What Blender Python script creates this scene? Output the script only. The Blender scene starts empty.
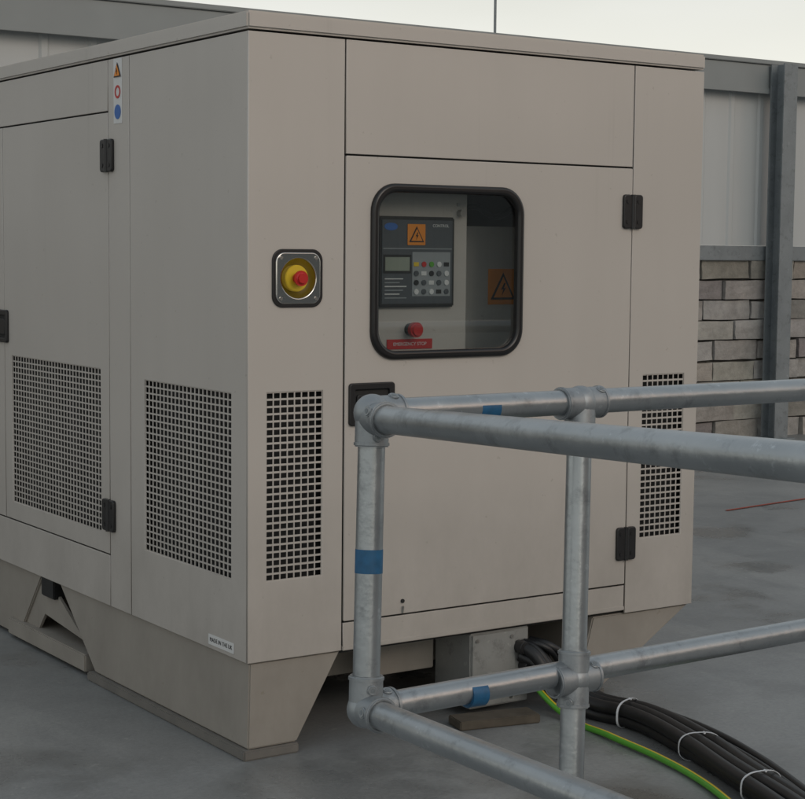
import bpy, bmesh, math, random
from mathutils import Vector, Matrix
random.seed(7)
D=bpy.data; S=bpy.context.scene
def link(o): S.collection.objects.link(o); return o
# ---------------------------------------------------------------- materials
class NT:
    def __init__(s,name):
        s.m=D.materials.new(name); s.m.use_nodes=True; s.t=s.m.node_tree
        s.b=s.t.nodes['Principled BSDF']; s.out=s.t.nodes['Material Output']
    def n(s,typ,**k):
        x=s.t.nodes.new(typ)
        for a,v in k.items(): setattr(x,a,v)
        return x
    def l(s,a,b): s.t.links.new(a,b)
    def pos(s,scale=(1,1,1)):
        g=s.n('ShaderNodeNewGeometry'); m=s.n('ShaderNodeMapping'); m.inputs['Scale'].default_value=scale
        s.l(g.outputs['Position'],m.inputs['Vector']); return m.outputs[0]
    def noise(s,scale,sc=(1,1,1),detail=4,rough=.55):
        x=s.n('ShaderNodeTexNoise'); x.inputs['Scale'].default_value=scale; x.inputs['Detail'].default_value=detail
        x.inputs['Roughness'].default_value=rough
        s.l(s.pos(sc),x.inputs['Vector']); return x.outputs['Fac']
    def ramp(s,fac,a,b,ca=(0,0,0,1),cb=(1,1,1,1)):
        r=s.n('ShaderNodeValToRGB'); r.color_ramp.elements[0].position=a; r.color_ramp.elements[1].position=b
        r.color_ramp.elements[0].color=ca; r.color_ramp.elements[1].color=cb
        s.l(fac,r.inputs[0]); return r.outputs[0]
    def mix(s,fac,a,b,mode='MIX'):
        x=s.n('ShaderNodeMix',data_type='RGBA',blend_type=mode)
        for inp,v in ((x.inputs[0],fac),(x.inputs[6],a),(x.inputs[7],b)):
            if isinstance(v,(int,float)): inp.default_value=v
            elif isinstance(v,tuple): inp.default_value=v if len(v)==4 else (*v,1)
            else: s.l(v,inp)
        return x.outputs[2]
    def math(s,op,a,b=0.0):
        x=s.n('ShaderNodeMath',operation=op,use_clamp=False)
        for inp,v in ((x.inputs[0],a),(x.inputs[1],b)):
            if isinstance(v,(int,float)): inp.default_value=v
            else: s.l(v,inp)
        return x.outputs[0]
    def bump(s,h,dist,strength=1.0):
        b=s.n('ShaderNodeBump'); b.inputs['Distance'].default_value=dist; b.inputs['Strength'].default_value=strength
        s.l(h,b.inputs['Height']); s.l(b.outputs[0],s.b.inputs['Normal'])
def simple(name,col,rough=.5,metal=0.0,var=.15,scale=30):
    t=NT(name); n=t.noise(scale,detail=2)
    c2=tuple(c*(1-var*2) for c in col)
    t.l(t.mix(n,c2,tuple(min(1,c*(1+var*.3)) for c in col)),t.b.inputs['Base Color'])
    t.b.inputs['Roughness'].default_value=rough; t.b.inputs['Metallic'].default_value=metal
    return t.m
def mk_paint(name,a,b,rough=.40,dirt=1.0):
    t=NT(name)
    n1=t.noise(1.0,(7,7,.9),3,.5); n2=t.noise(1.6,(1,1,1),4)
    c=t.mix(t.math('MULTIPLY',t.ramp(n1,.3,.75),.35),a,b)
    c=t.mix(t.math('MULTIPLY',t.ramp(n2,.42,.75),.45),c,b)
    st=t.math('MULTIPLY',t.ramp(t.noise(1,(34,34,.8),3,.6),.60,.74),t.ramp(n2,.48,.62))
    c=t.mix(t.math('MULTIPLY',st,.15*dirt),c,(.27,.255,.23))
    g=t.n('ShaderNodeSeparateXYZ'); t.l(t.pos(),g.inputs[0])
    low=t.ramp(g.outputs[2],.12,.85,(1,1,1,1),(0,0,0,1))
    spl=t.math('MULTIPLY',low,t.ramp(t.noise(5,(1,1,.6),6,.7),.25,.72))
    c=t.mix(t.math('MULTIPLY',spl,.55*dirt),c,(.22,.20,.175))
    sp=t.ramp(t.noise(48,(1,1,1),2),.71,.76)
    c=t.mix(t.math('MULTIPLY',sp,.28*dirt),c,(.2,.17,.13))
    t.l(c,t.b.inputs['Base Color'])
    t.l(t.ramp(n2,.2,.8,(rough-.06,)*3+(1,),(rough+.14,)*3+(1,)),t.b.inputs['Roughness'])
    t.bump(t.noise(1.5,(1,1,1),1),.025,.5)
    return t.m
PAINT=mk_paint('cream_paint',(.50,.467,.43),(.445,.415,.38),.34)
SKIDP=mk_paint('skid_paint',(.34,.312,.275),(.25,.23,.20),.55,1.4)
FOOTP=mk_paint('skid_foot_paint',(.13,.125,.115),(.08,.077,.072),.7,1.2)
BLACK=simple('black_plastic',(.015,.015,.016),.38)
RUBBER=simple('black_rubber',(.010,.010,.011),.32)
DARK=simple('dark_interior',(.02,.02,.02),.8)
SCREW=simple('steel_screw',(.5,.5,.48),.3,1)
def mk_galv(name,a,b,rough=.42,metal=.75):
    t=NT(name)
    n=t.noise(5,(1,1,1),5,.6)
    c=t.mix(t.ramp(n,.3,.7),a,b)
    sc=t.ramp(t.noise(19,(1,1,1),5,.7),.54,.70)
    c=t.mix(t.math('MULTIPLY',sc,.55),c,tuple(x*.5 for x in a))
    s2=t.ramp(t.noise(33,(1,1,1),4,.7),.62,.70)
    c=t.mix(t.math('MULTIPLY',s2,.4),c,tuple(min(1,x*1.5) for x in b))
    t.l(c,t.b.inputs['Base Color']); t.b.inputs['Metallic'].default_value=metal
    t.l(t.ramp(n,.2,.8,(rough-.10,)*3+(1,),(rough+.12,)*3+(1,)),t.b.inputs['Roughness'])
    t.bump(t.noise(50,(1,1,1),3),.0012,.6)
    return t.m
GALV=mk_galv('galvanised_tube',(.31,.335,.35),(.41,.435,.45),.34,.8)
GFIT=mk_galv('galvanised_casting',(.26,.28,.295),(.34,.365,.38),.46,.7)
GBOX=mk_galv('galvanised_box',(.27,.275,.265),(.35,.355,.345),.5,.4)
GBEAM=mk_galv('galvanised_beam',(.17,.192,.205),(.225,.25,.262),.6,.2)
GFAS=simple('fascia_steel',(.25,.272,.275),.6,.05,.08,3)
CHROME=simple('polished_steel',(.62,.60,.57),.16,1,.1,14)
RED=simple('red_plastic',(.50,.02,.018),.35,0,.05)
YEL=simple('yellow_plastic',(.70,.50,.03),.4,0,.05)
ORANGE=simple('orange_label',(.80,.26,.015),.45,0,.05)
WHITE=simple('white_label',(.66,.66,.65),.45,0,.05)
BLUEL=simple('blue_label',(.03,.13,.42),.45,0,.05)
GREYL=simple('grey_overlay',(.070,.080,.090),.4,0,.05)
LGREY=simple('light_grey_overlay',(.28,.30,.31),.4,0,.05)
LCD=simple('lcd_screen',(.30,.33,.27),.2,0,.05)
BLUETAPE=simple('blue_tape',(.015,.12,.26),.5,0,.25,60)
TIE=simple('white_cable_tie',(.62,.64,.67),.4,0,.05)
GREEN=simple('green_insulation',(.09,.34,.03),.4,0,.1)
CABLE=simple('black_cable_sheath',(.013,.014,.016),.44,0,.4,25)
WOOD=simple('weathered_timber',(.12,.10,.075),.8,0,.35,18)
REDP=simple('red_marking_paint',(.42,.06,.03),.7,0,.3)
def mk_gnd():
    t=NT('concrete_ground')
    big=t.noise(.45,(1,1,1),6,.6); mid=t.noise(2.3,(1,1,1),8,.66); fine=t.noise(70,(1,1,1),5,.7); st=t.noise(.9,(1.8,.6,1),6,.6)
    c=t.mix(t.ramp(big,.35,.65),(.20,.206,.206),(.27,.277,.274))
    c=t.mix(t.math('MULTIPLY',t.ramp(mid,.45,.60),.45),c,(.155,.16,.158))
    c=t.mix(t.math('MULTIPLY',t.ramp(st,.53,.60),.40),c,(.32,.325,.315))
    c=t.mix(t.math('MULTIPLY',t.ramp(fine,.4,.7),.35),c,(.11,.112,.11))
    sp=t.ramp(t.noise(23,(1,1,1),3,.6),.66,.70)
    c=t.mix(t.math('MULTIPLY',sp,.3),c,(.38,.38,.36))
    n=t.noise(1.25,(1,1,1),6,.6); d=t.ramp(n,.52,.60)
    g=t.n('ShaderNodeNewGeometry'); vm=t.n('ShaderNodeVectorMath',operation='DISTANCE'); vm.inputs[1].default_value=(.62,-.86,0)
    t.l(g.outputs['Position'],vm.inputs[0])
    o=t.ramp(t.math('ADD',vm.outputs['Value'],t.math('MULTIPLY',mid,.5)),.36,.56,(1,1,1,1),(0,0,0,1))
    c=t.mix(t.math('MULTIPLY',d,.30),c,(.07,.075,.075))
    c=t.mix(t.math('MULTIPLY',o,.75),c,(.045,.042,.036))
    t.l(c,t.b.inputs['Base Color'])
    r=t.math('SUBTRACT',t.ramp(mid,.3,.7,(.38,)*3+(1,),(.56,)*3+(1,)),t.math('MULTIPLY',t.math('MAXIMUM',d,o),.24))
    t.l(r,t.b.inputs['Roughness'])
    t.bump(t.math('ADD',fine,t.math('MULTIPLY',mid,2.0)),.0016,.6)
    return t.m
GND=mk_gnd()
def mk_block():
    t=NT('concrete_block')
    at=t.n('ShaderNodeAttribute'); at.attribute_name='tint'
    n=t.noise(9,(1,1,1),7,.7)
    c=t.mix(t.ramp(n,.3,.7),(.24,.235,.225),(.41,.40,.385))
    c=t.mix(1.0,c,at.outputs['Color'],'MULTIPLY')
    t.l(c,t.b.inputs['Base Color']); t.b.inputs['Roughness'].default_value=.9
    t.bump(t.noise(35,(1,1,1),6,.7),.010,.8)
    return t.m
BLOCK=mk_block()
def mk_clad(name='cladding_sheet',k=1.0):
    t=NT(name)
    n=t.noise(1.0,(3,3,.4),5); n2=t.noise(1.4)
    m=lambda *c: tuple(x*k for x in c)
    c=t.mix(n,m(.40,.425,.43),m(.52,.54,.54)); c=t.mix(t.math('MULTIPLY',n2,.35),c,m(.34,.355,.355))
    t.l(c,t.b.inputs['Base Color']); t.b.inputs['Roughness'].default_value=.55
    return t.m
CLAD=mk_clad(); CLAD2=mk_clad('added_warehouse_cladding',.38)  # second one: dark sheeting for the added, unseen warehouse
def mk_glass():
    t=NT('window_glass'); t.t.nodes.remove(t.b)
    tr=t.n('ShaderNodeBsdfTransparent'); tr.inputs[0].default_value=(.90,.92,.92,1)
    gl=t.n('ShaderNodeBsdfGlossy'); gl.inputs['Roughness'].default_value=.02; gl.inputs[0].default_value=(.9,.9,.9,1)
    mx=t.n('ShaderNodeMixShader'); mx.inputs[0].default_value=.08
    t.l(tr.outputs[0],mx.inputs[1]); t.l(gl.outputs[0],mx.inputs[2]); t.l(mx.outputs[0],t.out.inputs[0])
    return t.m
GLASS=mk_glass()
# ---------------------------------------------------------------- geometry helpers
def root(name):
    o=D.objects.new(name,None); o.empty_display_size=.1; return link(o)
def par(o,p):
    if p: o.parent=p
    return o
def mesh_obj(name,bm,mat,parent=None,smooth=False):
    me=D.meshes.new(name); bmesh.ops.recalc_face_normals(bm,faces=bm.faces); bm.to_mesh(me); bm.free()
    me.materials.append(mat)
    if smooth:
        for p in me.polygons: p.use_smooth=True
        try: me.set_sharp_from_angle(angle=math.radians(35))
        except Exception: pass
    return par(link(D.objects.new(name,me)),parent)
def add_box(bm,a,b,M=None):
    vs=[Vector((x,y,z)) for x in (a[0],b[0]) for y in (a[1],b[1]) for z in (a[2],b[2])]
    if M: vs=[M@v for v in vs]
    v=[bm.verts.new(p) for p in vs]
    for f in ((0,1,3,2),(4,6,7,5),(0,4,5,1),(2,3,7,6),(0,2,6,4),(1,5,7,3)): bm.faces.new([v[i] for i in f])
    return v
def box(name,a,b,mat,parent=None,bev=.003,M=None):
    bm=bmesh.new(); add_box(bm,a,b,M)
    if bev: bmesh.ops.bevel(bm,geom=list(bm.edges),offset=bev,segments=2,affect='EDGES')
    return mesh_obj(name,bm,mat,parent)
def frustum(name,bot,top,z0,z1,mat,parent,bev=.004):
    bm=bmesh.new()
    b=[bm.verts.new((x,y,z0)) for x,y in ((bot[0],bot[2]),(bot[1],bot[2]),(bot[1],bot[3]),(bot[0],bot[3]))]
    t=[bm.verts.new((x,y,z1)) for x,y in ((top[0],top[2]),(top[1],top[2]),(top[1],top[3]),(top[0],top[3]))]
    bm.faces.new(b[::-1]); bm.faces.new(t)
    for i in range(4): bm.faces.new([b[i],b[(i+1)%4],t[(i+1)%4],t[i]])
    bmesh.ops.bevel(bm,geom=list(bm.edges),offset=bev,segments=2,affect='EDGES')
    return mesh_obj(name,bm,mat,parent)
def FM(off=0): return Matrix(((1,0,0,0),(0,0,-1,off),(0,1,0,0),(0,0,0,1)))
def LM(off=0): return Matrix(((0,0,1,off),(1,0,0,0),(0,1,0,0),(0,0,0,1)))
def rr(u0,u1,v0,v1,r=0,seg=6):
    if r<=0: return [(u0,v0),(u1,v0),(u1,v1),(u0,v1)]
    P=[]
    for cx,cy,a0 in ((u1-r,v0+r,-90),(u1-r,v1-r,0),(u0+r,v1-r,90),(u0+r,v0+r,180)):
        for i in range(seg+1):
            a=math.radians(a0+90*i/seg); P.append((cx+r*math.cos(a),cy+r*math.sin(a)))
    return P
def circ(cx,cy,r,n=32): return [(cx+r*math.cos(2*math.pi*i/n),cy+r*math.sin(2*math.pi*i/n)) for i in range(n)]
def shape(name,M,outer,holes,th,bev,mat,parent):
    cu=D.curves.new(name,'CURVE'); cu.dimensions='2D'; cu.fill_mode='BOTH'
    cu.extrude=max(th/2-bev,0.0001); cu.bevel_depth=bev; cu.bevel_resolution=2; cu.offset=-bev
    for pts in [outer]+holes:
        sp=cu.splines.new('POLY'); sp.points.add(len(pts)-1); sp.use_cyclic_u=True
        for i,p in enumerate(pts): sp.points[i].co=(p[0],p[1],0,1)
    o=link(D.objects.new(name+'_c',cu)); dg=bpy.context.evaluated_depsgraph_get()
    me=D.meshes.new_from_object(o.evaluated_get(dg)); D.objects.remove(o); me.transform(M); me.name=name
    me.materials.clear(); me.materials.append(mat)
    return par(link(D.objects.new(name,me)),parent)
def lattice(name,face,u0,u1,v0,v1,nu,nv,hu,hv,parent,mat):
    bm=bmesh.new(); pu=(u1-u0)/nu; pv=(v1-v0)/nv; M=(FM if face=='F' else LM)(.0042)
    for i in range(nu+1):
        w=pu*(1-hu)/2; c=u0+i*pu
        add_box(bm,(max(c-w,u0-.001),v0,-.0012),(min(c+w,u1+.001),v1,.0012),M)
    for j in range(nv+1):
        w=pv*(1-hv)/2; c=v0+j*pv
        add_box(bm,(u0,max(c-w,v0-.001),-.0010),(u1,min(c+w,v1+.001),.0010),M)
    return mesh_obj(name,bm,mat,parent)
def cyl(name,p0,p1,r,mat,parent=None,seg=28,r2=None,bev=0,smooth=True):
    p0=Vector(p0);p1=Vector(p1);d=p1-p0;L=d.length
    bm=bmesh.new(); bmesh.ops.create_cone(bm,cap_ends=True,segments=seg,radius1=r,radius2=r if r2 is None else r2,depth=L)
    if bev:
        es=[e for e in bm.edges if abs(e.verts[0].co.z-e.verts[1].co.z)<1e-6]
        bmesh.ops.bevel(bm,geom=es,offset=bev,segments=3,affect='EDGES')
    M=Matrix.Translation((p0+p1)/2)@d.to_track_quat('Z','Y').to_matrix().to_4x4()
    bmesh.ops.transform(bm,matrix=M,verts=bm.verts)
    return mesh_obj(name,bm,mat,parent,smooth)
def tube_curve(name,pts,r,mat,parent=None,res=4):
    cu=D.curves.new(name,'CURVE'); cu.dimensions='3D'; cu.bevel_depth=r; cu.bevel_resolution=res; cu.use_fill_caps=True; cu.resolution_u=10
    sp=cu.splines.new('BEZIER'); sp.bezier_points.add(len(pts)-1)
    for i,p in enumerate(pts):
        b=sp.bezier_points[i]; b.co=p; b.handle_left_type=b.handle_right_type='AUTO'
    o=link(D.objects.new(name+'_c',cu)); dg=bpy.context.evaluated_depsgraph_get()
    me=D.meshes.new_from_object(o.evaluated_get(dg)); D.objects.remove(o); me.name=name
    me.materials.clear(); me.materials.append(mat)
    for p in me.polygons: p.use_smooth=True
    return par(link(D.objects.new(name,me)),parent)
def text(name,s,M,size,mat,parent):
    cu=D.curves.new(name,'FONT'); cu.body=s; cu.size=size; cu.align_x='CENTER'; cu.align_y='CENTER'; cu.extrude=.0003
    o=link(D.objects.new(name+'_c',cu)); dg=bpy.context.evaluated_depsgraph_get()
    me=D.meshes.new_from_object(o.evaluated_get(dg)); D.objects.remove(o); me.transform(M)
    me.materials.clear(); me.materials.append(mat)
    return par(link(D.objects.new(name,me)),parent)
# ---------------------------------------------------------------- GENERATOR
B=.27; W=1.645; Ln=3.75; g=.0026; TH=.008
G=root('diesel_generator')
zf=lambda z:z+B
def pan(name,face,u0,u1,z0,z1,holes=[],extra=[]):
    M=FM(TH/2) if face=='F' else LM(TH/2)
    hs=[rr(*h) for h in holes]+extra
    shape(name,M,rr(u0,u1,zf(z0),zf(z1)),hs,TH,.0016,PAINT,G)
WR=(.389+.010,.920-.010,zf(.819)+.010,zf(1.308)-.010,.058)
GF=(.058,.235,zf(.22),zf(.738)); GR=(1.413,1.588,zf(.222),zf(.742))
eu,ev=.151,zf(1.046)
pan('front_corner_panel','F',0,.303-g,0,1.697,[GF],[circ(eu,ev,.060,40)])
pan('front_top_panel','F',.303+g,1.354-g,1.385+g,1.697)
shape('front_door',FM(TH/2-.002),rr(.303+g,1.354-g,zf(.08)+g,zf(1.385)-g,.004,2),[rr(*WR)],TH,.0018,PAINT,G)
pan('front_sill_panel','F',.303+g,1.354-g,0,.08-g)
pan('front_end_panel','F',1.354+g,W,-.012,1.697,[GR])
box('front_sill_fold',(.303,-.004,B-.001),(1.352,.02,B+.012),PAINT,G,.002)
lattice('front_grille','F',*GF,8,26,.84,.72,G,PAINT)
lattice('front_grille_far','F',*GR,8,26,.84,.72,G,PAINT)
GA=(.095,.639,zf(.217),zf(.732)); GB=(.957,1.710,zf(.228),zf(.745))
pan('side_corner_panel','L',TH,.737-g,0,1.697,[GA])
pan('side_strip_panel','L',.737+g,.890-g,0,1.697)
pan('side_top_panel','L',.890+g,2.70,1.54+g,1.697)
pan('side_door','L',.890+g,1.778-g,.163+g,1.54-g,[GB])
pan('side_lower_panel','L',.890+g,2.70,0,.163-g)
pan('side_rear_door','L',1.778+g,2.70,.163+g,1.54-g)
pan('side_rear_panel','L',2.70+2*g,Ln,0,1.697)
lattice('side_grille','L',*GA,22,26,.80,.76,G,PAINT)
lattice('side_door_grille','L',*GB,30,26,.80,.76,G,PAINT)
box('roof_cap',(-.006,-.006,zf(1.703)),(W+.001,Ln+.006,zf(1.75)),PAINT,G,.006)
box('right_skin',(W-.008,.009,B),(W,Ln-.009,zf(1.697)),PAINT,G,.001)
box('rear_skin',(.009,Ln-.008,B),(W-.009,Ln,zf(1.697)),PAINT,G,.001)
bm=bmesh.new()
add_box(bm,(.035,.42,B+.002),(W-.03,Ln-.03,zf(1.70)))
add_box(bm,(.035,.035,B+.002),(.34,.4195,zf(1.70)))
add_box(bm,(1.32,.035,B+.002),(W-.03,.4195,zf(1.70)))
add_box(bm,(.3405,.035,B+.002),(1.3195,.4195,zf(.72)))
add_box(bm,(.3405,.035,zf(1.36)),(1.3195,.4195,zf(1.70)))
mesh_obj('carcass',bm,DARK,G)
for i,u in enumerate((.303,1.354)):
    box('joint_back_%d'%i,(u-.02,.0095,B+.01),(u+.02,.02,zf(1.69)),DARK,G,0)
box('joint_back_top',(.325,.0095,zf(1.365)),(1.33,.019,zf(1.405)),DARK,G,0)
box('joint_back_low',(.325,.0095,zf(.05)),(1.33,.019,zf(.11)),DARK,G,0)
for i,u in enumerate([.737,.890,1.778,2.7]):
    box('side_joint_back_%d'%i,(.0095,u-.02,B+.01),(.02,u+.02,zf(1.69)),DARK,G,0)
box('side_joint_back_t',(.0098,.912,zf(1.52)),(.0195,2.67,zf(1.56)),DARK,G,0)
box('side_joint_back_b',(.0098,.912,zf(.14)),(.0195,2.67,zf(.18)),DARK,G,0)
shape('window_seal',FM(-.002),rr(.386,.923,zf(.816),zf(1.311),.080,10),[rr(.389+.022,.920-.022,zf(.819)+.022,zf(1.308)-.022,.060,10)],.026,.009,RUBBER,G)
shape('window_glass',FM(.004),rr(.402,.907,zf(.832),zf(1.295),.06,8),[],.0012,.0001,GLASS,G)
cb=.10
box('control_box',(.345,cb,zf(.74)),(.795,cb+.30,zf(1.30)),PAINT,G,.004)
box('rear_bay_panel',(.86,.22,zf(.72)),(1.14,.26,zf(1.20)),PAINT,G,.003)
box('bay_shelf',(.345,.05,zf(.70)),(1.31,.41,zf(.722)),PAINT,G,.002)
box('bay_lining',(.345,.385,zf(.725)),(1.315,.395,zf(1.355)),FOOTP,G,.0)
y=cb
box('controller_frame',(.470,y-.016,1.230),(.738,y-.0005,1.492),BLACK,G,.004)
box('controller_overlay',(.480,y-.0185,1.240),(.728,y-.0163,1.482),GREYL,G,.0008)
box('controller_field',(.585,y-.0197,1.262),(.720,y-.0187,1.39),LGREY,G,.0004)
box('controller_lcd_bezel',(.484,y-.020,1.328),(.581,y-.0187,1.382),BLACK,G,.0006)
box('controller_lcd',(.49,y-.021,1.335),(.575,y-.0202,1.375),LCD,G,.0004)
k=0
for rw in range(4):
    for c in range(5):
        u=.598+c*.0268; v=1.275+rw*.0265
        m=[WHITE,GREYL,WHITE,BLACK,GREYL][(rw*3+c)%5]
        if (rw,c)==(3,1): m=RED
        if (rw,c)==(3,2): m=GREEN
        if (rw,c)==(3,0): m=YEL
        if (rw+c)%4==3: box('controller_key_%d'%k,(u-.009,y-.0215,v-.006),(u+.009,y-.0199,v+.006),m,G,.0004)
        else: cyl('controller_button_%d'%k,(u,y-.0199,v),(u,y-.023,v),.008,m,G,14)
        k+=1
for i in range(6): box('controller_legend_%d'%i,(.49,y-.0195,1.256+i*.011),(.565-.012*((i*2)%3),y-.0187,1.259+i*.011),WHITE if i%2 else LGREY,G,0)
box('controller_stripe',(.484,y-.0194,1.398),(.725,y-.0187,1.401),LGREY,G,0)
shape('controller_badge',FM(y-.0192),[(.510+.023*math.cos(a*math.pi/12),1.462+.011*math.sin(a*math.pi/12)) for a in range(24)],[],.001,.0001,BLUEL,G)
text('controller_brand','CONTROL',FM(y-.0192)@Matrix.Translation((.685,1.466,0)),.012,WHITE,G)
def warn(name,face,off,u,v,s,plate=0):
    F=FM if face=='F' else LM; sg=-1
    if plate: shape(name+'_plate',F(off),rr(u-s*.6,u+s*.6,v-s*.58,v+s*.58,.002,2),[],.0012,.0001,ORANGE if plate==2 else WHITE,G)
    t=[(u-s*.5,v-s*.42),(u+s*.5,v-s*.42),(u,v+s*.46)]
    shape(name+'_tri_edge',F(off+sg*.0014),t,[],.001,.0001,BLACK,G)
    t2=[(u-s*.38,v-s*.35),(u+s*.38,v-s*.35),(u,v+s*.32)]
    shape(name+'_tri',F(off+sg*.0026),t2,[],.001,.0001,ORANGE,G)
    z=[(u+.03*s,v+.12*s),(u-.10*s,v-.10*s),(u-.0*s,v-.08*s),(u-.06*s,v-.28*s),(u+.10*s,v-.03*s),(u+.01*s,v-.05*s),(u+.08*s,v+.12*s)]
    shape(name+'_bolt',F(off+sg*.0038),z,[],.001,.0001,BLACK,G)
warn('controller_warning','F',y-.020,.598,1.440,.052,2)
warn('bay_warning','F',.218,1.02,1.285,.095,2)
cyl('key_switch',(.765,y,1.505),(.765,y-.02,1.505),.011,SCREW,G,18)
cyl('panel_stop_base',(.590,y,1.165),(.590,y-.018,1.165),.018,BLACK,G,20)
cyl('panel_stop_button',(.590,y-.018,1.165),(.590,y-.045,1.165),.022,RED,G,28,bev=.006)
box('panel_stop_label',(.510,y-.003,1.108),(.670,y-.0006,1.137),RED,G,.0005)
text('panel_stop_text','EMERGENCY STOP',FM(y-.0036)@Matrix.Translation((.59,1.1225,0)),.014,WHITE,G)
for u in (.44,.76):
    for v in (1.08,1.53): cyl('bay_screw',(u,y,v),(u,y-.004,v),.006,SCREW,G,12)
tube_curve('bay_loom',[Vector((.80,.2,1.50)),Vector((.88,.19,1.53)),Vector((.98,.205,1.50)),Vector((1.06,.20,1.53)),Vector((1.2,.22,1.5))],.010,CABLE,G)
# emergency stop
shape('stop_gasket',FM(-.002),rr(eu-.079,eu+.079,ev-.079,ev+.079,.032,8),[rr(eu-.055,eu+.055,ev-.055,ev+.055,.02,8)],.006,.002,BLACK,G)
shape('stop_bezel',FM(-.004),rr(eu-.070,eu+.070,ev-.070,ev+.070,.027,8),[circ(eu,ev,.054,40)],.009,.003,CHROME,G)
def dish(name,c,R,depth,mat,parent):
    bm=bmesh.new(); rings=[]; n=40; m=8
    for j in range(m+1):
        t=j/m; r=R*math.cos(t*math.pi/2)*1.0+.0005; yy=c[1]+depth*math.sin(t*math.pi/2)
        rings.append([bm.verts.new((c[0]+r*math.cos(2*math.pi*i/n),yy,c[2]+r*math.sin(2*math.pi*i/n))) for i in range(n)])
    for j in range(m):
        for i in range(n): bm.faces.new([rings[j][i],rings[j][(i+1)%n],rings[j+1][(i+1)%n],rings[j+1][i]])
    return mesh_obj(name,bm,mat,parent,True)
dish('stop_dish',(eu,-.001,ev),.058,.030,CHROME,G)
cyl('stop_yellow_disc',(eu,.024,ev),(eu,.000,ev),.036,YEL,G,40,bev=.002)
cyl('stop_stem',(eu,.004,ev),(eu,-.012,ev),.014,RED,G,20)
cyl('stop_mushroom',(eu,-.010,ev),(eu,-.032,ev),.021,RED,G,36,bev=.008)
for a in (-1,1):
    for b in (-1,1): cyl('stop_screw',(eu+a*.055,-.008,ev+b*.055),(eu+a*.055,-.011,ev+b*.055),.005,SCREW,G,14)
def latch(name,face,u,v,w,h):
    F=FM if face=='F' else LM; s=-1
    shape(name+'_frame',F(s*.004),rr(u-w/2,u+w/2,v-h/2,v+h/2,.01,4),[rr(u-w*.38,u+w*.38,v-h*.36,v+h*.34,.005,3)],.012,.003,BLACK,G)
    shape(name+'_pan',F(s*.0012),rr(u-w*.39,u+w*.39,v-h*.37,v+h*.35,.004,3),[],.002,.0002,DARK,G)
    shape(name+'_paddle',F(s*.005),rr(u-w*.33,u+w*.10,v-h*.25,v+h*.22,.006,3),[],.007,.002,BLACK,G)
    shape(name+'_keyring',F(s*.006),circ(u+w*.24,v,h*.12,20),[],.006,.001,BLACK,G)
latch('door_latch','F',.393,zf(.694),.152,.120)
latch('side_door_latch','L',1.80,zf(.845),.13,.115)
def hinge(name,face,u,v,w=.078,h=.105):
    F=FM if face=='F' else LM
    for k,(a,b) in enumerate(((-.5,-.06),(.06,.5))):
        shape('%s_leaf_%d'%(name,k),F(-.005),rr(u+a*w,u+b*w,v-h/2,v+h/2,.010,4),[],.012,.003,BLACK,G)
        for q in (-.3,.3):
            o=(u+(a+b)/2*w,v+q*h)
            p0=F(-.010)@Vector((o[0],o[1],0)); p1=F(-.0125)@Vector((o[0],o[1],0))
            cyl(name+'_screw',p0,p1,.007,BLACK,G,12)
    p0=F(-.008)@Vector((u,v-h*.5,0)); p1=F(-.008)@Vector((u,v+h*.5,0)); cyl(name+'_pin',p0,p1,.008,BLACK,G,16)
hinge('door_hinge_top','F',1.350,zf(1.25)); hinge('door_hinge_low','F',1.350,zf(.212))
hinge('side_hinge_top','L',.888,zf(1.406),.085,.10); hinge('side_hinge_low','L',.888,zf(.289),.085,.10)
shape('side_label',LM(-.0008),rr(.785,.845,zf(1.50),zf(1.695),.002,2),[],.0012,.0001,WHITE,G)
warn('side_label_warn','L',-.0018,.815,zf(1.660),.050,0)
shape('side_label_circ',LM(-.0022),circ(.815,zf(1.595),.020,24),[circ(.815,zf(1.595),.013,24)],.001,.0001,RED,G)
shape('side_label_circ2',LM(-.0022),circ(.815,zf(1.535),.022,24),[],.001,.0001,BLUEL,G)
shape('maker_label',LM(-.0012),rr(.075,.225,zf(.012),zf(.042),.002,2),[],.0012,.0001,WHITE,G)
text('maker_label_text','MADE IN THE UK',Matrix(((0,0,1,-.0022),(-1,0,0,.15),(0,1,0,zf(.027)),(0,0,0,1))),.017,DARK,G)
cyl('drain_stub',(.505,-.002,zf(.12)),(.505,-.006,zf(.12)),.006,DARK,G,10)
cyl('drain_stub_b',(.505,-.003,zf(.085)),(.505,-.007,zf(.105)),.003,SCREW,G,10)
# skid
frustum('skid_leg_near',(0.003,.158,.003,1.02),(.012,.303,.010,1.33),.03,B-.0015,SKIDP,G)
frustum('skid_leg_far',(1.17,1.27,.006,1.02),(1.235,W-.004,.010,1.33),.03,B-.0135,SKIDP,G)
box('skid_foot_bar',(-.012,-.004,.0),(.162,1.05,.0285),FOOTP,G,.004)
box('skid_foot_bar_far',(1.16,.0,.0),(1.28,1.05,.0285),FOOTP,G,.004)
frustum('skid_leg_mid',(.02,.16,1.72,2.9),(.02,.30,1.50,3.1),.012,B-.0015,SKIDP,G)
box('skid_long_beam',(.17,.9,.07),(.26,3.6,B-.003),SKIDP,G,.004)
box('skid_fork_pocket',(.012,1.38,.20),(.16,1.49,B-.002),BLACK,G,.004)
bm=bmesh.new()
q=[(.03,1.16,.10),(.03,1.44,B-.03),(.03,1.62,B-.03),(.03,1.72,.02),(.03,1.60,.02),(.03,1.50,.13)]
va=[bm.verts.new(p) for p in q]; vb_=[bm.verts.new((p[0]+.01,p[1],p[2])) for p in q]
bm.faces.new(va); bm.faces.new(vb_[::-1])
for i in range(6): bm.faces.new([va[i],va[(i+1)%6],vb_[(i+1)%6],vb_[i]])
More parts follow.
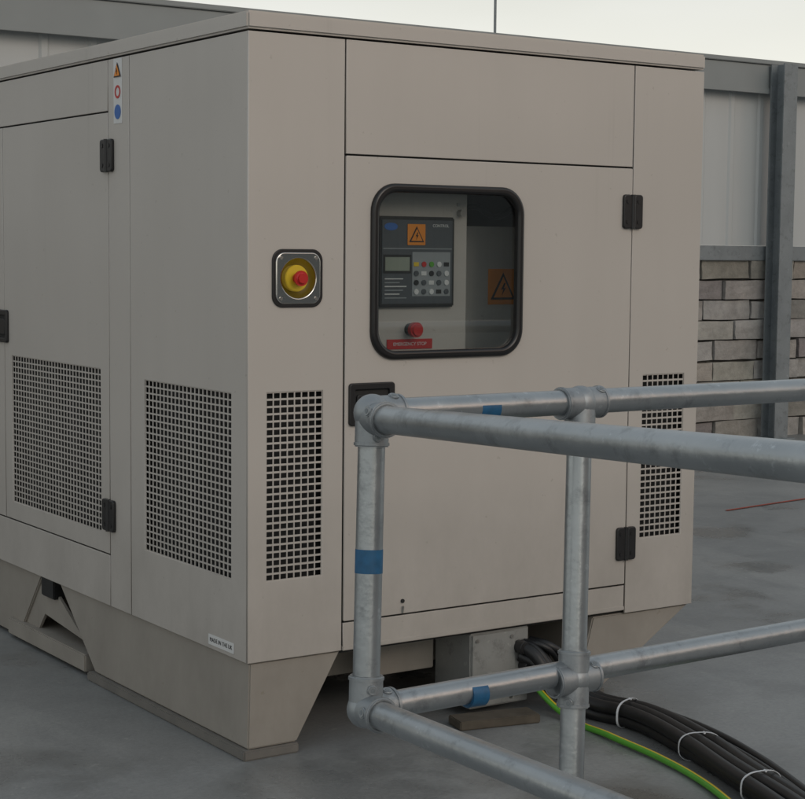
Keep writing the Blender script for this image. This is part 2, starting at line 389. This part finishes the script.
mesh_obj('skid_gusset',bm,SKIDP,G)
box('skid_low_beam',(.002,1.10,.012),(.12,1.78,.07),SKIDP,G,.004)
box('skid_cross_beam',(.28,.34,.10),(1.26,.42,B-.006),SKIDP,G,.004)
box('skid_cross_plate',(.50,.20,.12),(.76,.215,B-.006),SKIDP,G,.003)
box('skid_underfloor',(.10,.02,B-.012),(W-.08,3.6,B-.0045),DARK,G,0)
frustum('skid_leg_rear_far',(1.19,1.30,1.9,2.9),(1.235,W-.02,1.6,3.1),.012,B-.0135,SKIDP,G)
# ---------------------------------------------------------------- junction box + timber
J=root('cable_junction_box')
box('box_body',(.765,.018,.028),(.985,.20,B-.013),GBOX,J,.003)
box('box_cover',(.770,.012,.034),(.93,.0175,B-.018),GBOX,J,.001)
for u in (.785,.915):
    for v in (.05,.235): cyl('box_screw',(u,.012,v),(u,.008,v),.006,SCREW,J,12)
for i,(u,v) in enumerate(((.945,.20),(.965,.14),(.95,.08))): cyl('cable_gland_%d'%i,(u,.018,v),(u,-.02,v),.02,BLACK,J,20,bev=.003)
box('timber_plank',(-.13,-.045,0),(.13,.045,.026),WOOD,None,.003,Matrix.Translation((.80,-.06,.001))@Matrix.Rotation(math.radians(-12),4,'Z'))
# ---------------------------------------------------------------- cables
CBm=root('power_cable_bundle')
main=[(.965,.02,.19),(.985,-.02,.17),(1.02,-.06,.10),(1.085,-.14,.045),(1.125,-.33,.04),(1.075,-.60,.04),(.98,-.89,.04),(.872,-1.20,.04),(.769,-1.44,.04),(.60,-1.80,.04),(.40,-2.3,.04)]
offs=[(-.019,-.020),(.019,-.021),(.0,.013),(-.036,.012),(.036,.011)]
def sm(pts,i):
    a=Vector(pts[max(i-1,0)]);b=Vector(pts[min(i+1,len(pts)-1)]);d=(b-a); d.z=0; return d.normalized()
for k,(du,dz) in enumerate(offs):
    P=[]
    for i,p in enumerate(main):
        d=sm(main,i); n=Vector((-d.y,d.x,0)); w=.7 if i<3 else 1
        j=random.uniform(-.006,.006)
        P.append(Vector(p)+n*(du*w+j)+Vector((0,0,dz*1.0+random.uniform(0,.003))))
    tube_curve('power_cable_%d'%k,P,.0185,CABLE,CBm)
def tie(c,d,ru,rz):
    n=Vector((-d.y,d.x,0)); bm=bmesh.new(); N=32; rings=[]
    for i in range(N):
        a=2*math.pi*i/N; ca,sa=math.cos(a),math.sin(a); ex=.72
        o=n*ru*math.copysign(abs(ca)**ex,ca)+Vector((0,0,rz*math.copysign(abs(sa)**ex,sa))); o2=o*1.03
        rings.append([bm.verts.new(c+o-d*.0030),bm.verts.new(c+o2-d*.0030),bm.verts.new(c+o2+d*.0030),bm.verts.new(c+o+d*.0030)])
    for i in range(N):
        for j in range(4): bm.faces.new([rings[i][j],rings[(i+1)%N][j],rings[(i+1)%N][(j+1)%4],rings[i][(j+1)%4]])
    mesh_obj('cable_tie',bm,TIE,CBm)
    p=c+Vector((0,0,rz*.98))+n*.012
    cyl('cable_tie_lock',p-d*.004,p+d*.004,.0035,TIE,CBm,8)
for i,fr,tw in ((3,.8,.1),(5,.2,-.12),(6,.35,.15),(7,.6,-.05),(9,.2,0)):
    p=Vector(main[i]); q=Vector(main[i+1]); d=(q-p).normalized()
    d=Vector((d.x,d.y,0)).normalized(); d=Matrix.Rotation(tw,3,'Z')@d
    tie(p.lerp(q,fr)+Vector((0,0,-.001)),d,.060,.040)
small=[(1.0,.03,.21),(1.03,-.03,.20),(1.12,-.02,.13),(1.20,-.02,.04),(1.27,-.25,.014),(1.255,-.48,.014),(1.185,-.745,.014),(1.07,-1.03,.014),(.95,-1.30,.014),(.80,-1.7,.014)]
C2=root('control_cable')
tube_curve('control_cable_sheath',[Vector(p) for p in small],.0125,CABLE,C2)
tube_curve('control_cable_sheath_b',[Vector(p)+Vector((-.028+.006*math.sin(i*2.1),.0,.0)) for i,p in enumerate(small)],.010,CABLE,C2)
C3=root('earth_cable')
gre=[(.955,.02,.12),(.958,-.02,.09),(.979,-.146,.018),(.960,-.374,.012),(.935,-.612,.012),(.885,-.83,.012),(.795,-1.06,.012),(.69,-1.32,.012),(.49,-1.75,.012)]
tube_curve('earth_cable_core',[Vector(p)+Vector((.015,0,0)) for p in gre],.0085,GREEN,C3)
tube_curve('earth_cable_stripe',[Vector(p)+Vector((.0185,-.001,.0035)) for p in gre],.0060,YEL,C3)
# ---------------------------------------------------------------- railing
Rl=root('tubular_guard_rail'); r=.0242
E1=Vector((-.575,-1.495,1.108)); E2=Vector((-.607,-1.53,.588))
EA=E1+Vector((0,0,-.010))
B1=Vector((2.3,-1.40,1.095)); J1=Vector((-.085,-1.478,1.104))
B2=Vector((2.3,-1.47,.597)); J2=Vector((-.13,-1.527,.578))
A1=Vector((-.843,-3.35,1.192)); A2=Vector((-.735,-3.35,.665))
cyl('rail_top_long',E1,B1,r,GALV,Rl); cyl('rail_top_return',EA,A1,r,GALV,Rl)
cyl('rail_mid_long',E2,B2,r,GALV,Rl); cyl('rail_mid_return',E2,A2,r,GALV,Rl)
cyl('post_corner',E1,E2,r,GALV,Rl)
up=(J1-J2).normalized()
cyl('post_upright',J1,J2-up*(.578/up.z),r,GALV,Rl)
cyl('post_end_a',A1,(A2.x-.11,A2.y,0.01),r,GALV,Rl); cyl('post_end_b',B1,(B1.x,B1.y,0.01),r,GALV,Rl)
foot=J2-up*(.578/up.z)
for q in ((foot.x,foot.y,0),(A2.x-.11,A1.y,0),(B1.x,B1.y,0)):
    cyl('base_flange',(q[0],q[1],.001),(q[0],q[1],.012),.06,GFIT,Rl,bev=.002); cyl('base_socket',(q[0],q[1],.012),(q[0],q[1],.07),.033,GFIT,Rl,bev=.003)
cyl('rail_mid_return_end',A2,(A2.x-.11,A2.y,.665),r,GALV,Rl)
def ball(c,rad):
    bm=bmesh.new(); bmesh.ops.create_uvsphere(bm,u_segments=24,v_segments=16,radius=rad); bmesh.ops.translate(bm,vec=c,verts=bm.verts)
    return mesh_obj('fitting_body',bm,GFIT,Rl,True)
def sleeve(c,d,a,b,rad=.030):
    d=d.normalized(); cyl('fitting_sleeve',c+d*a,c+d*b,rad,GFIT,Rl,bev=.003)
    if b>.03: cyl('fitting_lip',c+d*(b-.010),c+d*b,rad+.0018,GFIT,Rl,bev=.0025)
def screw(c,d,off):
    off=off.normalized(); p=c+d.normalized()*.040+off*.027
    cyl('grub_boss',p,p+off*.006,.010,GFIT,Rl,14,bev=.002); cyl('grub_screw',p+off*.005,p+off*.0066,.0045,GBEAM,Rl,6)
V=Vector
for c,ds in ((E1,[B1-E1,A1-E1,E2-E1]),(E2,[B2-E2,A2-E2,E1-E2])):
    ball(c,.0335)
    for i,d in enumerate(ds): sleeve(EA if (c is E1 and i==1) else c,d,0,.060)
    screw(c,ds[0],V((0,-.3,1))); screw(c,ds[2],V((-.2,-1,0))); screw(c,ds[1],V((-1,0,.2)))
for c,end in ((J1,False),(J2,True)):
    ball(c,.033)
    dx=(B1-E1).normalized()
    sleeve(c,dx,-.050,.052); sleeve(c,-dx,.04,.053); sleeve(c,-up,0,.055)
    if end: sleeve(c,up,0,.055)
    screw(c,dx,V((0,-.6,1))); screw(c,-up,V((-.9,-.6,0)))
def tape(p,q,t,L=.035):
    d=(q-p).normalized(); c=p.lerp(q,t); cyl('blue_tape_band',c-d*L/2,c+d*L/2,r+.0006,BLUETAPE,Rl,28)
tape(E1,J1,.515,.045); tape(E1,E2,.50,.042); tape(E2,J2,.50,.036)
for c in (A1,A2,B1,B2): ball(c,.034)
# ---------------------------------------------------------------- boundary
WY=5.18; X0,X1=-5.0,15.0
bm=bmesh.new(); tl=bm.loops.layers.color.new('tint')
nrow=9; bh=1.36/nrow; bl=.46
for rw in range(nrow):
    x=X0-(rw%2)*bl/2+random.uniform(-.05,.05)
    while x<X1:
        w=bl+random.uniform(-.05,.03)
        h=bh-random.uniform(.006,.020); yo=random.uniform(-.02,.016)
        M=Matrix.Translation((x+w/2,WY+.1+yo,rw*bh+h/2))@Matrix.Rotation(random.uniform(-.012,.012),4,'Y')@Matrix.Rotation(random.uniform(-.02,.02),4,'Z')
        nb=bmesh.new(); add_box(nb,(-w/2+.006,-.1,-h/2),(w/2-.006,.1,h/2),M)
        bmesh.ops.subdivide_edges(nb,edges=list(nb.edges),cuts=2,use_grid_fill=True)
        for v in nb.verts: v.co+=V((random.uniform(-1,1),random.uniform(-1,1),random.uniform(-1,1)))*.0045
        me=D.meshes.new('t'); nb.to_mesh(me); nb.free()
        n0=len(bm.faces); bm.from_mesh(me); D.meshes.remove(me); bm.faces.ensure_lookup_table()
        t=random.uniform(.80,1.10); col=(t,t*random.uniform(.97,1.0),t*random.uniform(.93,.99),1)
        for f in bm.faces[n0:]:
            for lp in f.loops: lp[tl]=col
        x+=w
mesh_obj('concrete_block_wall',bm,BLOCK,None)
box('block_wall_core',(X0,WY+.06,0),(X1,WY+.19,1.34),FOOTP,D.objects['concrete_block_wall'],0)
CW=root('metal_cladding_fence')
box('cladding_rail',(X0,WY-.03,1.345),(X1,WY+.06,1.455),GBEAM,CW,.004)
box('cladding_rail_back',(X0,WY+.0605,1.345),(X1,WY+.16,1.455),GBEAM,CW,.004)
def profiled(name,x0,x1,yy,z0,z1,mat,parent,s=1):
    bm=bmesh.new(); x=x0; prof=[]
    while x<x1:
        prof+= [(x,0),(x+.235,0),(x+.25,-.012*s),(x+.285,-.012*s)]; x+=.30
    vb=[bm.verts.new((p[0],yy+p[1],z0)) for p in prof]; vt=[bm.verts.new((p[0],yy+p[1],z1)) for p in prof]
    for i in range(len(prof)-1): bm.faces.new([vb[i],vb[i+1],vt[i+1],vt[i]])
    return mesh_obj(name,bm,mat,parent)
profiled('cladding_sheet',X0,X1,WY+.05,1.456,2.60,CLAD,CW)
box('fascia_beam',(X0,WY-.04,2.60),(X1,WY+.22,2.80),GFAS,CW,.006)
box('fascia_cap',(X0,WY-.055,2.802),(X1,WY+.235,2.835),GFAS,CW,.004)
box('fascia_lip',(X0,WY-.05,2.585),(X1,WY-.042,2.625),GFAS,CW,.002)
def ibeam(name,x,y,w,h,z0,z1):
    bm=bmesh.new(); t=.012
    add_box(bm,(x-w/2,y-h/2,z0),(x+w/2,y-h/2+t,z1)); add_box(bm,(x-w/2,y+h/2-t,z0),(x+w/2,y+h/2,z1)); add_box(bm,(x-t/2,y-h/2+t+.0005,z0),(x+t/2,y+h/2-t-.0005,z1))
    add_box(bm,(x-w*.8,y-h*.8,z0-.012),(x+w*.8,y+h*.8,z0-.0005))
    return mesh_obj(name,bm,GBEAM,None)
for i,x in enumerate((7.32,13.3)): ibeam('steel_column',x,WY-.13,.14,.14,.013,2.80)
M_=root('antenna_mast')
cyl('mast_pole',(16.2,20.4,0),(16.2,20.4,9.0),.024,GBEAM,M_,14); cyl('mast_base',(16.2,20.4,0),(16.2,20.4,.6),.07,GBEAM,M_,14); cyl('mast_tip',(16.2,20.4,9.0),(16.2,20.4,10.2),.012,GBEAM,M_,10)
# unseen warehouse, added behind the camera so the window glass reflects something dark
WH=root('added_unseen_warehouse')
box('wall_core',(1.0,-24,0),(34,-15.05,4.6),CLAD2,WH,.01)
profiled('wall_sheeting',1.0,34,-15.0,0.6,4.6,CLAD2,WH,-1)
box('plinth',(.95,-15.04,0),(34.05,-14.93,.6),GFAS,WH,.01)
box('roof_edge',(.8,-24.2,4.602),(34.2,-14.8,4.85),GFAS,WH,.02)
for i,x in enumerate((6,17,27)):
    box('roller_door_%d'%i,(x,-14.985,.61),(x+3.6,-14.90,3.4),GBEAM,WH,.01)
    for j in range(11): box('roller_door_slat_%d_%d'%(i,j),(x+.05,-14.898,.70+j*.235),(x+3.55,-14.885,.90+j*.235),GFAS,WH,.004)
bm=bmesh.new(); pts=[(4.40,2.60),(4.7,2.64),(5.1,2.69),(5.6,2.72),(6.2,2.80)]
for i in range(len(pts)-1):
    a=pts[i];b=pts[i+1]; bm.faces.new([bm.verts.new(p) for p in ((a[0],a[1],.004),(b[0],b[1],.004),(b[0],b[1]+.022,.004),(a[0],a[1]+.022,.004))])
mesh_obj('red_ground_marking',bm,REDP,None)
bm=bmesh.new(); bmesh.ops.create_grid(bm,x_segments=4,y_segments=4,size=400); mesh_obj('ground',bm,GND,None)
# ---------------------------------------------------------------- light (overcast dusk)
az=math.radians(275); el=math.radians(28)
sd=Vector((math.cos(az)*math.cos(el),math.sin(az)*math.cos(el),math.sin(el)))
sun=D.lights.new('sun','SUN'); sun.energy=.5; sun.angle=math.radians(26); sun.color=(1,.90,.80)
so=link(D.objects.new('sun',sun)); so.rotation_euler=sd.to_track_quat('Z','Y').to_euler(); so.location=(0,0,20)
w=D.worlds.new('World'); S.world=w; w.use_nodes=True; nt=w.node_tree; bg=nt.nodes['Background']
sky=nt.nodes.new('ShaderNodeTexSky'); sky.sky_type='NISHITA'; sky.sun_disc=False; sky.sun_elevation=el; sky.sun_rotation=math.radians(90)-az
sky.dust_density=3; sky.air_density=1.2
L=nt.links.new
tc=nt.nodes.new('ShaderNodeTexCoord'); mp=nt.nodes.new('ShaderNodeMapping'); mp.inputs['Scale'].default_value=(1,1,4)
no=nt.nodes.new('ShaderNodeTexNoise'); no.inputs['Scale'].default_value=2.2; no.inputs['Detail'].default_value=4
L(tc.outputs['Generated'],mp.inputs[0]); L(mp.outputs[0],no.inputs['Vector'])
sx=nt.nodes.new('ShaderNodeSeparateXYZ'); L(tc.outputs['Generated'],sx.inputs[0])
grd=nt.nodes.new('ShaderNodeValToRGB'); e=grd.color_ramp.elements
e[0].position=0.0; e[0].color=(15.2,14.8,13.4,1); e[1].position=.9; e[1].color=(4.9,5.6,6.3,1)
m_=e.new(.25); m_.color=(8.2,8.5,8.6,1)
L(sx.outputs[2],grd.inputs[0])
cr=nt.nodes.new('ShaderNodeValToRGB'); cr.color_ramp.elements[0].position=.3; cr.color_ramp.elements[1].position=.65
cr.color_ramp.elements[0].color=(.91,.91,.88,1); cr.color_ramp.elements[1].color=(1.0,1.0,1.0,1)
L(no.outputs['Fac'],cr.inputs[0])
mu=nt.nodes.new('ShaderNodeMix'); mu.data_type='RGBA'; mu.blend_type='MULTIPLY'; mu.inputs[0].default_value=1
L(grd.outputs[0],mu.inputs[6]); L(cr.outputs[0],mu.inputs[7])
mx=nt.nodes.new('ShaderNodeMix'); mx.data_type='RGBA'; mx.inputs[0].default_value=.90
L(sky.outputs[0],mx.inputs[6]); L(mu.outputs[2],mx.inputs[7])
# soft warm break in the clouds low in the sky behind the viewer
nm=nt.nodes.new('ShaderNodeVectorMath'); nm.operation='NORMALIZE'; L(tc.outputs['Generated'],nm.inputs[0])
gs=Vector((math.cos(math.radians(-56)),math.sin(math.radians(-56)),.33)).normalized()
dt=nt.nodes.new('ShaderNodeVectorMath'); dt.operation='DOT_PRODUCT'; dt.inputs[1].default_value=gs; L(nm.outputs[0],dt.inputs[0])
mxm=nt.nodes.new('ShaderNodeMath'); mxm.operation='MAXIMUM'; mxm.inputs[1].default_value=0; L(dt.outputs['Value'],mxm.inputs[0])
pw=nt.nodes.new('ShaderNodeMath'); pw.operation='POWER'; pw.inputs[1].default_value=45; L(mxm.outputs[0],pw.inputs[0])
gl=nt.nodes.new('ShaderNodeMix'); gl.data_type='RGBA'; gl.blend_type='ADD'; gl.clamp_result=False
L(pw.outputs[0],gl.inputs[0]); L(mx.outputs[2],gl.inputs[6]); gl.inputs[7].default_value=(20,11,6,1)
L(gl.outputs[2],bg.inputs[0]); bg.inputs[1].default_value=.083
# ---------------------------------------------------------------- camera
R=Matrix(((0.82866,0.04083,-0.55825),(-0.55967,0.07732,-0.8251),(0.00947,0.99617,0.08693)))
cam=D.cameras.new('camera'); cam.sensor_width=36; cam.lens=1702.05/805*36; cam.clip_end=1500; cam.clip_start=.05
co=link(D.objects.new('camera',cam)); co.matrix_world=Matrix.Translation((-2.2048,-3.9984,1.3926))@R.to_4x4()
S.camera=co
S.view_settings.view_transform='Standard'; S.view_settings.look='None'; S.view_settings.exposure=0
